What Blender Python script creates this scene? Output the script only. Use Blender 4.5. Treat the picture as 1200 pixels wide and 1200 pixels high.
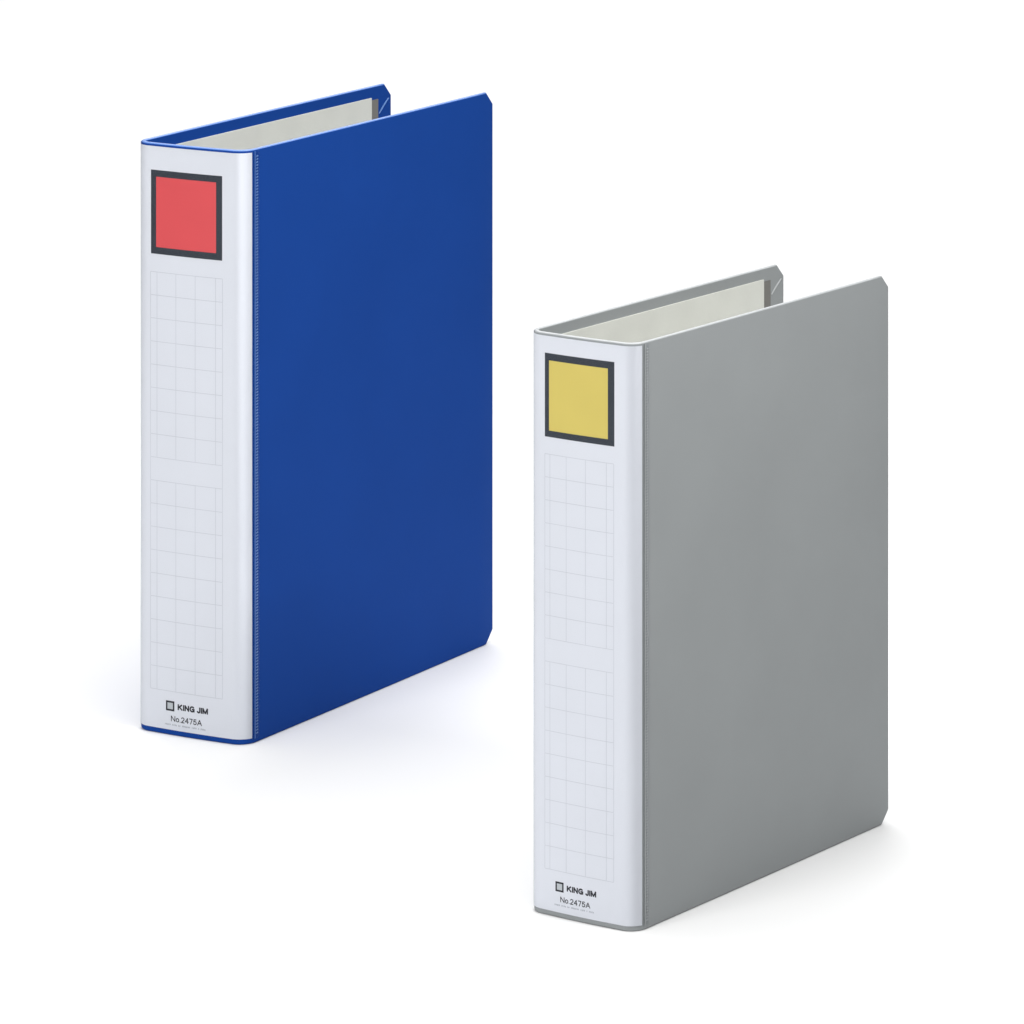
import bpy, bmesh, math, random
from mathutils import Vector
random.seed(7)
for o in list(bpy.data.objects): bpy.data.objects.remove(o, do_unlink=True)
S = bpy.context.scene
C = S.collection
MM = 0.001

# ---------------------------------------------------------------- camera
cam = bpy.data.cameras.new('camera'); co = bpy.data.objects.new('camera', cam); C.objects.link(co)
co.location = (0, 0, 0.829394); co.rotation_euler = (math.radians(90), 0, 0)
cam.sensor_width = 36; cam.lens = 6041.914 / 1200 * 36
cam.shift_x = (600 - 766.555) / 1200; cam.shift_y = -(600 + 771.573) / 1200
cam.clip_start = 0.05; cam.clip_end = 100
S.camera = co

# ---------------------------------------------------------------- world and lamps
W = bpy.data.worlds.new('World'); S.world = W; W.use_nodes = True
bg = W.node_tree.nodes['Background']
bg.inputs['Color'].default_value = (0.97, 0.985, 1.0, 1); bg.inputs['Strength'].default_value = 0.12

def area(name, loc, target, sx, sy, power, col=(1, 1, 1)):
    l = bpy.data.lights.new(name, 'AREA'); l.shape = 'RECTANGLE'; l.size = sx; l.size_y = sy
    l.energy = power; l.color = col
    o = bpy.data.objects.new(name, l); C.objects.link(o); o.location = loc
    o.rotation_euler = (Vector(target) - Vector(loc)).to_track_quat('-Z', 'Y').to_euler()
    return o
# unseen lamps added: overhead whitens the table, right grades the covers, left brightens spines
area('added_overhead_light', (-0.15, 5.4, 2.4), (-0.15, 5.4, 0), 2.2, 9.6, 188)
area('added_right_light', (0.82, 2.2, 1.2), (-0.40, 2.92, 0.50), 0.35, 0.35, 2.8, (1, 0.99, 0.975)).data.spread = math.radians(75)
area('added_left_light', (-1.15, 1.5, 0.85), (-0.2, 2.9, 0.25), 0.8, 0.8, 13.5, (1, 0.995, 0.985))

vs = S.view_settings
vs.view_transform = 'Standard'; vs.look = 'None'; vs.gamma = 1; vs.exposure = 0.0; vs.use_curve_mapping = False
S.render.engine = 'CYCLES'

# ---------------------------------------------------------------- materials
def mat(name, col, rough=0.5, spec=0.5, var=0.04, vscale=18, bump=0.0, bscale=900, coat=0.0):
    m = bpy.data.materials.new(name); m.use_nodes = True
    nt = m.node_tree; N = nt.nodes; L = nt.links
    b = N['Principled BSDF']; b.inputs['Roughness'].default_value = rough
    b.inputs['Specular IOR Level'].default_value = spec
    b.inputs['Coat Weight'].default_value = coat
    tc = N.new('ShaderNodeTexCoord')
    n = N.new('ShaderNodeTexNoise'); n.inputs['Scale'].default_value = vscale; n.inputs['Detail'].default_value = 4
    L.new(tc.outputs['Object'], n.inputs['Vector'])
    r = N.new('ShaderNodeValToRGB')
    r.color_ramp.elements[0].position = 0.3; r.color_ramp.elements[1].position = 0.7
    r.color_ramp.elements[0].color = (*[max(0, c * (1 - var)) for c in col], 1)
    r.color_ramp.elements[1].color = (*[min(1, c * (1 + var)) for c in col], 1)
    L.new(n.outputs['Fac'], r.inputs['Fac']); L.new(r.outputs['Color'], b.inputs['Base Color'])
    if bump:
        n2 = N.new('ShaderNodeTexNoise'); n2.inputs['Scale'].default_value = bscale; n2.inputs['Detail'].default_value = 3
        L.new(tc.outputs['Object'], n2.inputs['Vector'])
        n3 = N.new('ShaderNodeTexNoise'); n3.inputs['Scale'].default_value = 9; n3.inputs['Detail'].default_value = 2
        L.new(tc.outputs['Object'], n3.inputs['Vector'])
        bp = N.new('ShaderNodeBump'); bp.inputs['Strength'].default_value = bump; bp.inputs['Distance'].default_value = 0.0002
        bp2 = N.new('ShaderNodeBump'); bp2.inputs['Strength'].default_value = 0.25; bp2.inputs['Distance'].default_value = 0.002
        L.new(n2.outputs['Fac'], bp.inputs['Height']); L.new(n3.outputs['Fac'], bp2.inputs['Height'])
        L.new(bp2.outputs['Normal'], bp.inputs['Normal']); L.new(bp.outputs['Normal'], b.inputs['Normal'])
    return m

def film_mat():
    m = bpy.data.materials.new('clear_film'); m.use_nodes = True
    nt = m.node_tree; N = nt.nodes; L = nt.links
    for n in list(N): N.remove(n)
    out = N.new('ShaderNodeOutputMaterial'); mix = N.new('ShaderNodeMixShader')
    tr = N.new('ShaderNodeBsdfTransparent'); tr.inputs['Color'].default_value = (0.985, 0.99, 1, 1)
    gl = N.new('ShaderNodeBsdfGlossy'); gl.inputs['Roughness'].default_value = 0.3
    fr = N.new('ShaderNodeFresnel'); fr.inputs['IOR'].default_value = 1.14
    tc = N.new('ShaderNodeTexCoord'); n3 = N.new('ShaderNodeTexNoise'); n3.inputs['Scale'].default_value = 14
    bp = N.new('ShaderNodeBump'); bp.inputs['Strength'].default_value = 0.35; bp.inputs['Distance'].default_value = 0.002
    L.new(tc.outputs['Object'], n3.inputs['Vector']); L.new(n3.outputs['Fac'], bp.inputs['Height'])
    L.new(bp.outputs['Normal'], gl.inputs['Normal'])
    L.new(fr.outputs[0], mix.inputs[0]); L.new(tr.outputs[0], mix.inputs[1]); L.new(gl.outputs[0], mix.inputs[2])
    L.new(mix.outputs[0], out.inputs['Surface'])
    return m

M = dict(
    floor=mat('white_tabletop', (0.9, 0.9, 0.9), 0.7, 0.2, 0.004, 3),
    blue=mat('blue_vinyl', (0.010, 0.056, 0.282), 0.5, 0.015, 0.03, 14, 0.3, 1600),
    grey=mat('grey_vinyl', (0.292, 0.309, 0.315), 0.5, 0.07, 0.025, 14, 0.3, 1600),
    label=mat('white_label_paper', (0.735, 0.753, 0.798), 0.55, 0.3, 0.008, 30),
    lining=mat('cream_lining_paper', (0.70, 0.71, 0.665), 0.8, 0.2, 0.03, 40, 0.2, 700),
    strip=mat('lining_shadow_grey', (0.19, 0.185, 0.175), 0.7, 0.3, 0.05, 40),
    red=mat('red_print', (0.75, 0.095, 0.105), 0.55, 0.3, 0.02, 40),
    yellow=mat('yellow_print', (0.70, 0.58, 0.15), 0.55, 0.3, 0.02, 40),
    dark=mat('charcoal_print', (0.040, 0.048, 0.062), 0.55, 0.3, 0.04, 60),
    ink=mat('black_ink', (0.02, 0.021, 0.028), 0.55, 0.3, 0.04, 60),
    rule=mat('pale_grey_ruling', (0.595, 0.615, 0.66), 0.55, 0.3, 0.03, 60),
    small=mat('pale_grey_ink', (0.40, 0.42, 0.46), 0.55, 0.3, 0.05, 60),
    logofill=mat('silver_print', (0.52, 0.55, 0.57), 0.45, 0.4, 0.03, 60),
    film=film_mat(),
    blueweld=mat('blue_weld', (0.12, 0.24, 0.52), 0.4, 0.3, 0.05, 60),
    bluerim=mat('blue_film_highlight', (0.13, 0.25, 0.62), 0.3, 0.5, 0.05, 60),
    blueseam=mat('blue_seam', (0.04, 0.12, 0.40), 0.4, 0.3, 0.05, 60),
    greyseam=mat('grey_seam', (0.30, 0.32, 0.325), 0.4, 0.3, 0.05, 60),
    greyrim=mat('grey_film_highlight', (0.43, 0.45, 0.46), 0.3, 0.5, 0.05, 60),
    greyweld=mat('grey_weld', (0.40, 0.42, 0.43), 0.4, 0.3, 0.05, 60),
)

# ---------------------------------------------------------------- mesh helpers (millimetres in, metres out)
def mesh_obj(name, verts, faces, m, parent=None, smooth=True, angle=40):
    me = bpy.data.meshes.new(name)
    me.from_pydata([(x * MM, y * MM, z * MM) for x, y, z in verts], [], faces)
    bm = bmesh.new(); bm.from_mesh(me); bmesh.ops.recalc_face_normals(bm, faces=bm.faces)
    for f in bm.faces: f.smooth = smooth
    if smooth:
        for e in bm.edges:
            if len(e.link_faces) == 2 and e.calc_face_angle(0) > math.radians(angle): e.smooth = False
    bm.to_mesh(me); bm.free()
    me.materials.append(m)
    o = bpy.data.objects.new(name, me); C.objects.link(o)
    if parent: o.parent = parent
    return o

WID, DEP, HGT, RAD, BOW = 70.2, 246.0, 307.0, 9.5, 0.7
CH = 6.5           # cut-off outer corners of the covers
TH = 2.6           # board and film

def outline():
    """plan of the outer face: back cover -> rounded spine -> front cover, as (x, y, nx, ny)"""
    P = []
    n = 14
    for i in range(n + 1):
        a = math.pi + i / n * math.pi / 2
        P.append((RAD + RAD * math.cos(a), RAD + RAD * math.sin(a)))
    m = 24
    for i in range(1, m):
        t = i / m
        P.append((RAD + t * (WID - 2 * RAD), -BOW * math.sin(math.pi * t) ** 1.0))
    for i in range(n + 1):
        a = 1.5 * math.pi + i / n * math.pi / 2
        P.append((WID - RAD + RAD * math.cos(a), RAD + RAD * math.sin(a)))
    return P
SP = outline()
def with_normals(P):
    out = []
    for i, (x, y) in enumerate(P):
        a = P[max(0, i - 1)]; b = P[min(len(P) - 1, i + 1)]
        tx, ty = b[0] - a[0], b[1] - a[1]; l = math.hypot(tx, ty)
        out.append((x, y, ty / l, -tx / l))
    return out
def spine_path(y_end_back, y_end_front):
    P = [(0, y_end_back)] + SP + [(WID, y_end_front)]
    N = with_normals(P)
    N[0] = (*N[0][:2], -1, 0); N[1] = (*N[1][:2], -1, 0)
    N[-1] = (*N[-1][:2], 1, 0); N[-2] = (*N[-2][:2], 1, 0)
    return N

def sweep(name, path, th, zs, m, parent, bev=0.9, off=0.0, rim=None):
    """a wall with a rounded rim following path; zs gives (z0, z1) at each path point"""
    V, F = [], []
    k = 4
    prof = []
    lo = min(bev * 1.4, th / 2 - 0.01)                  # the lower rim is rounder than the upper one
    for (cn, cz, a0, r) in ((-bev, 1, 0, bev), (-(th - bev), 1, 90, bev), (-(th - lo), 0, 180, lo), (-lo, 0, 270, lo)):
        for j in range(k + 1):
            a = math.radians(a0 + 90 * j / k)
            prof.append((cn + r * math.cos(a), cz, r * math.sin(a)))
    R = len(prof)
    for (x, y, nx, ny), (z0, z1) in zip(path, zs):
        for (pn, top, dz) in prof:
            z = (z1 - bev + dz) if top else (z0 + lo + dz)
            V.append((x + nx * (pn + off), y + ny * (pn + off), z))
    for i in range(len(path) - 1):
        for j in range(R):
            a, b = i * R + j, i * R + (j + 1) % R
            F.append((a, b, b + R, a + R))
    F.append(tuple(range(R))); F.append(tuple((len(path) - 1) * R + j for j in range(R)))
    o = mesh_obj(name, V, F, m, parent)
    if rim:                                           # film edge: upward faces get a paler colour, a painted top highlight
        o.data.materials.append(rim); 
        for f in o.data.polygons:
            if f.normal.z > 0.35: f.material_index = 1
    return o

def sheet(name, path, off, z0, z1, m, parent, nz=1):
    V, F = [], []
    for (x, y, nx, ny) in path:
        for q in range(nz + 1): V.append((x + nx * off, y + ny * off, z0 + (z1 - z0) * q / nz))
    for i in range(len(path) - 1):
        for q in range(nz):
            a = i * (nz + 1) + q
            F.append((a, a + 1, a + nz + 2, a + nz + 1))
    return mesh_obj(name, V, F, m, parent)

def spine_y(x):
    t = (x - RAD) / (WID - 2 * RAD)
    return -BOW * math.sin(math.pi * min(1, max(0, t)))

def rects(name, boxes, off, m, parent):
    """flat print: boxes of (x0, x1, z0, z1) following the spine's curve"""
    V, F = [], []
    for (x0, x1, z0, z1) in boxes:
        n = max(1, int((x1 - x0) / 2)); b = len(V)
        for i in range(n + 1):
            x = x0 + (x1 - x0) * i / n; y = spine_y(x) - off
            V += [(x, y, z0), (x, y, z1)]
        for i in range(n): F.append((b + 2 * i, b + 2 * i + 1, b + 2 * i + 3, b + 2 * i + 2))
    return mesh_obj(name, V, F, m, parent, smooth=False)

def arc(cx, cy, rx, ry, a0, a1, n=10):
    return [(cx + rx * math.cos(math.radians(a0 + (a1 - a0) * i / n)), cy + ry * math.sin(math.radians(a0 + (a1 - a0) * i / n))) for i in range(n + 1)]
GLYPH = {  # width, strokes on a cap height of 1 (centre lines of a plain sans serif)
    'K': (0.78, [[(0, 0), (0, 1)], [(0.7, 1), (0.05, 0.40)], [(0.25, 0.56), (0.76, 0)]]),
    'I': (0.0, [[(0, 0), (0, 1)]]),
    'N': (0.68, [[(0, 0), (0, 1)], [(0, 1), (0.68, 0)], [(0.68, 0), (0.68, 1)]]),
    'G': (0.80, [arc(0.42, 0.5, 0.42, 0.5, 42, 318, 18), [(0.45, 0.46), (0.8, 0.46)], [(0.79, 0.46), (0.79, 0.04)]]),
    'J': (0.46, [[(0.46, 1), (0.46, 0.25)], arc(0.23, 0.25, 0.23, 0.25, 0, -180, 8)]),
    'M': (0.86, [[(0, 0), (0, 1)], [(0, 1), (0.43, 0.05)], [(0.43, 0.05), (0.86, 1)], [(0.86, 1), (0.86, 0)]]),
    'o': (0.5, [arc(0.25, 0.34, 0.25, 0.34, 0, 360, 16)]),
    '.': (0.02, [[(0, 0), (0, 0.06)]]),
    '2': (0.5, [arc(0.25, 0.73, 0.25, 0.27, 170, -40, 10) + [(0.0, 0.0)], [(0.0, 0.0), (0.5, 0.0)]]),
    '4': (0.54, [[(0.40, 0), (0.40, 1)], [(0.40, 1), (0, 0.3)], [(0, 0.3), (0.54, 0.3)]]),
    '7': (0.5, [[(0, 1), (0.5, 1)], [(0.5, 1), (0.18, 0)]]),
    '5': (0.5, [[(0.46, 1), (0.1, 1)], [(0.1, 1), (0.04, 0.5)], [(0.04, 0.5)] + arc(0.24, 0.33, 0.26, 0.33, 115, -160, 12)]),
    'A': (0.72, [[(0, 0), (0.36, 1)], [(0.36, 1), (0.72, 0)], [(0.14, 0.33), (0.58, 0.33)]]),
}
def lettering(name, txt, x0, x1, z0, z1, off, m, parent, stroke=0.1, gap=0.2, word=0.35):
    segs = []; x = 0.0
    for ch in txt:
        if ch == ' ': x += word; continue
        w, st = GLYPH[ch]
        for pl in st: segs += [((x + a[0], a[1]), (x + b[0], b[1])) for a, b in zip(pl, pl[1:])]
        x += w + gap
    total = x - gap; hw = stroke / 2; k = (x1 - x0) / (total + stroke); h = z1 - z0
    V, F = [], []
    for i, (a, b) in enumerate(segs):
        # work in millimetres, inset so that the stroke's outer edge meets the box
        A = (x0 + (a[0] + hw) * k, z0 + (hw + a[1] * (1 - stroke)) * h); B = (x0 + (b[0] + hw) * k, z0 + (hw + b[1] * (1 - stroke)) * h)
        tx, tz = B[0] - A[0], B[1] - A[1]; l = math.hypot(tx, tz) or 1e-6; tx /= l; tz /= l
        w = hw * h; e = w * (0.8 if l > 0.5 else 0.45); o_ = off + 0.0004 * (i + 1); n = len(V)
        for (px, pz, sx, sz) in ((A[0], A[1], -1, -1), (A[0], A[1], -1, 1), (B[0], B[1], 1, 1), (B[0], B[1], 1, -1)):
            X = px + tx * e * sx - tz * w * sz; Z = pz + tz * e * sx + tx * w * sz
            V.append((X, spine_y(X) - o_, Z))
        F.append((n, n + 1, n + 2, n + 3))
    return mesh_obj(name, V, F, m, parent, smooth=False)

def plate(name, x0, x1, y0, y1, z0, z1, m, parent, bev=0.15):
    bm = bmesh.new(); bmesh.ops.create_cube(bm, size=1)
    for v in bm.verts:
        v.co = Vector(((x0 + x1) / 2 + v.co.x * (x1 - x0), (y0 + y1) / 2 + v.co.y * (y1 - y0), (z0 + z1) / 2 + v.co.z * (z1 - z0)))
    bmesh.ops.bevel(bm, geom=list(bm.edges), offset=bev, segments=2, affect='EDGES')
    bm.verts.index_update()
    V = [tuple(v.co) for v in bm.verts]; F = [tuple(v.index for v in f.verts) for f in bm.faces]; bm.free()
    return mesh_obj(name, V, F, m, parent)

def cover_path(x, nx, y0, DEP):
    ys = [y0 + (DEP - CH - y0) * i / 24 for i in range(25)] + [DEP - CH / 2, DEP]
    path, zs = [], []
    for y in ys:
        t = (y - y0) / (DEP - y0)
        bow = 0.35 * math.sin(math.pi * t)            # boards are never quite flat
        path.append((x + nx * bow, y, nx, 0))
        c = max(0, y - (DEP - CH)); zs.append((c, HGT - c))
    return path, zs

# ---------------------------------------------------------------- the white table
def grid_floor():
    V = [(-15000, -6000, 0), (15000, -6000, 0), (15000, 24000, 0), (-15000, 24000, 0)]
    o = mesh_obj('tabletop', V, [(0, 1, 2, 3)], M['floor'], smooth=False); o['kind'] = 'structure'
grid_floor()

# ---------------------------------------------------------------- binders
def binder(label, loc, yaw, scale, shell, weld, panel_m, L):
    e = bpy.data.objects.new('ring_binder', None); C.objects.link(e)
    e.empty_display_size = 0.05
    e['label'] = label; e['category'] = 'binder'; e['group'] = 'pair of office binders'
    # covers and spine
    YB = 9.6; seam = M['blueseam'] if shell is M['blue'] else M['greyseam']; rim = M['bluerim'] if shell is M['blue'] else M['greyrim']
    sp = spine_path(YB, YB)
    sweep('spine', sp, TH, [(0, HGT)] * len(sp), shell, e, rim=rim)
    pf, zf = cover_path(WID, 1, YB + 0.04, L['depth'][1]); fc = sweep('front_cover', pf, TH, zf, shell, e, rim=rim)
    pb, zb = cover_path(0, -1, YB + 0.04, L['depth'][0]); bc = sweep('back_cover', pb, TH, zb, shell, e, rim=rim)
    # linings inside the covers
    plate('inner_lining', TH - 0.2, TH + 0.7, 14, L['depth'][0] - 20.8, 5.5, 300.8, M['lining'], bc)
    plate('shadow_strip', TH - 0.2, TH + 0.35, L['depth'][0] - 20.6, L['depth'][0] - 13.6, 6.5, 299.4, M['strip'], bc, 0.1)  # dark strip standing in for the shadow at the lining's outer edge
    plate('inner_lining', WID - TH - 0.7, WID - TH + 0.2, 14, 225.4, 5.5, 300.8, M['lining'], fc)
    # folded film at the cut corner
    n = 8; V = []; F = []
    for i in range(n + 1):
        t = i / n; y = L['depth'][0] - 12.4 + t * 9.8; z = 291.0 + t * 7.6; w = 0.45 * math.sin(math.pi * (0.12 + 0.76 * t))
        V += [(TH - 0.05, y - w, z + w), (TH + 0.45, y, z), (TH - 0.05, y + w, z - w)]
    for i in range(n):
        for j in range(2):
            a = 3 * i + j; F.append((a, a + 1, a + 4, a + 3))
    mesh_obj('corner_fold', V, F, weld, bc)
    # paper label in the spine pocket
    y_lab = 6.4
    P = with_normals([p for p in SP if not (p[1] > y_lab + 0.05)])
    # the label runs round both rounded corners
    lab = sweep('spine_label', P, 0.14, [(2.9, 305.4)] * len(P), M['label'], e, bev=0.05, off=0.22)
    o1 = 0.235
    bx0, bx1, bz0, bz1, ix0, ix1, iz0, iz1 = L['panel']
    rects('panel_border', [(bx0, ix0, bz0, bz1), (ix1, bx1, bz0, bz1), (ix0, ix1, bz0, iz0), (ix0, ix1, iz1, bz1)], o1, M['dark'], lab)
    rects('colour_panel', [(ix0, ix1, iz0, iz1)], o1, panel_m, lab)
    xs = L['gx']; g0, gd = L['gz']; lw = 0.16
    zr = [g0 - gd * i for i in range(19)]
    boxes = []
    def rule_h(z): boxes.append((xs[0], xs[-1], z - lw, z + lw))
    for i in range(19): rule_h(zr[i])
    for x in (xs[0], xs[-1]):
        for i in range(18): boxes.append((x - lw, x + lw, zr[i + 1] + lw, zr[i] - lw))
    for x in xs[1:-1]:
        for i in range(18):
            if i != 8: boxes.append((x - lw, x + lw, zr[i + 1] + lw, zr[i] - lw))
    rects('ruled_grid', boxes, o1, M['rule'], lab)
    dx, dz = L['text']
    # square emblem, maker's name, number and the line of small print
    ax0, ax1, az0, az1, t = 20.7 + dx, 26.1 + dx, 12.7 + dz, 17.9 + dz, 0.95
    rects('emblem_frame', [(ax0, ax0 + t, az0, az1), (ax1 - t, ax1, az0, az1), (ax0 + t, ax1 - t, az0, az0 + t), (ax0 + t, ax1 - t, az1 - t, az1)], o1, M['ink'], lab)
    rects('emblem_fill', [(ax0 + t, ax1 - t, az0 + t, az1 - t)], o1, M['logofill'], lab)
    lettering('maker_lettering', 'KING JIM', 28.2 + dx, 47.1 + dx, 13.7 + dz, 16.9 + dz, o1, M['ink'], lab, stroke=0.26, gap=0.34, word=0.38)
    lettering('number_lettering', 'No.2475A', 23.9 + dx, 43.4 + dx, 7.35 + dz, 10.35 + dz, o1, M['ink'], lab, stroke=0.16, gap=0.24)
    rnd = random.Random(3); boxes = []; x = 20.1
    for word in (5, 4, 2, 7, 4, 1, 4):
        for _ in range(word):
            h = rnd.uniform(0.7, 0.95); boxes.append((x + dx, x + 0.28 + dx, 5.2 + dz, 5.2 + h + dz))
            boxes.append((x + 0.28 + dx, x + 0.56 + dx, 5.2 + dz + rnd.choice((0, 0.2, 0.4)), 5.2 + dz + rnd.uniform(0.6, 0.85))); x += 0.76
        x += 0.85
    sm = rects('small_print', boxes, o1, M['small'], lab); sm['kind'] = 'stuff'
    # clear pocket over the spine, welded to both covers
    fp = spine_path(12.2, 12.2)
    film = sheet('clear_pocket', fp, 0.30, 2.2, 306.2, M['film'], e)
    # heat weld: a flat seam with a row of pressed dots, both sides
    for sgn in (1, -1):
        xw = WID if sgn > 0 else 0
        plate('weld_seam', *(sorted((xw + sgn * 0.0, xw + sgn * 0.36))), 7.7, 8.7, 2.4, 306.0, seam, film, 0.1)
        V, F = [], []
        for i in range(194):
            z = 5 + i * 1.545; y = 10.2; a, b, h = 0.9, 0.36, 0.42
            k = len(V); xo = xw + sgn * 0.02; xi = xw + sgn * h
            V += [(xo, y - a, z - b - .2), (xo, y + a, z - b + .2), (xo, y + a, z + b + .2), (xo, y - a, z + b - .2),
                  (xi, y - a * .6, z - b * .6 - .12), (xi, y + a * .6, z - b * .6 + .12), (xi, y + a * .6, z + b * .6 + .12), (xi, y - a * .6, z + b * .6 - .12)]
            F += [(k + 4, k + 5, k + 6, k + 7)] + [(k + q, k + (q + 1) % 4, k + 4 + (q + 1) % 4, k + 4 + q) for q in range(4)]
        d = mesh_obj('weld_dots', V, F, weld, film, smooth=False); d['kind'] = 'stuff'
    e.location = (loc[0] * MM, loc[1] * MM, 0); e.rotation_euler = (0, 0, -yaw); e.scale = (scale,) * 3
    return e

binder('blue binder standing behind the grey one, red square on its white spine label',
       (-310.947, 3082.187), 0.513, 1.145, M['blue'], M['blueweld'], M['red'],
       dict(depth=(246.4, 245.4), panel=(11.0, 55.75, 249.4, 293.1, 14.35, 52.05, 253.0, 289.6), gx=(10.7, 14.9, 27.05, 39.2, 51.75, 56.0), gz=(240.0, 12.06), text=(0, 0)))
binder('light grey binder in front of the blue one, yellow square on its white spine label',
       (-67.194, 2725.216), 0.607, 1.0, M['grey'], M['greyweld'], M['yellow'],
       dict(depth=(242.6, 246.6), panel=(11.9, 56.8, 252.3, 296.45, 14.7, 52.75, 255.7, 292.65), gx=(11.9, 15.3, 26.1, 38.6, 51.8, 56.4), gz=(243.2, 12.14), text=(-1.7, 1.15)))
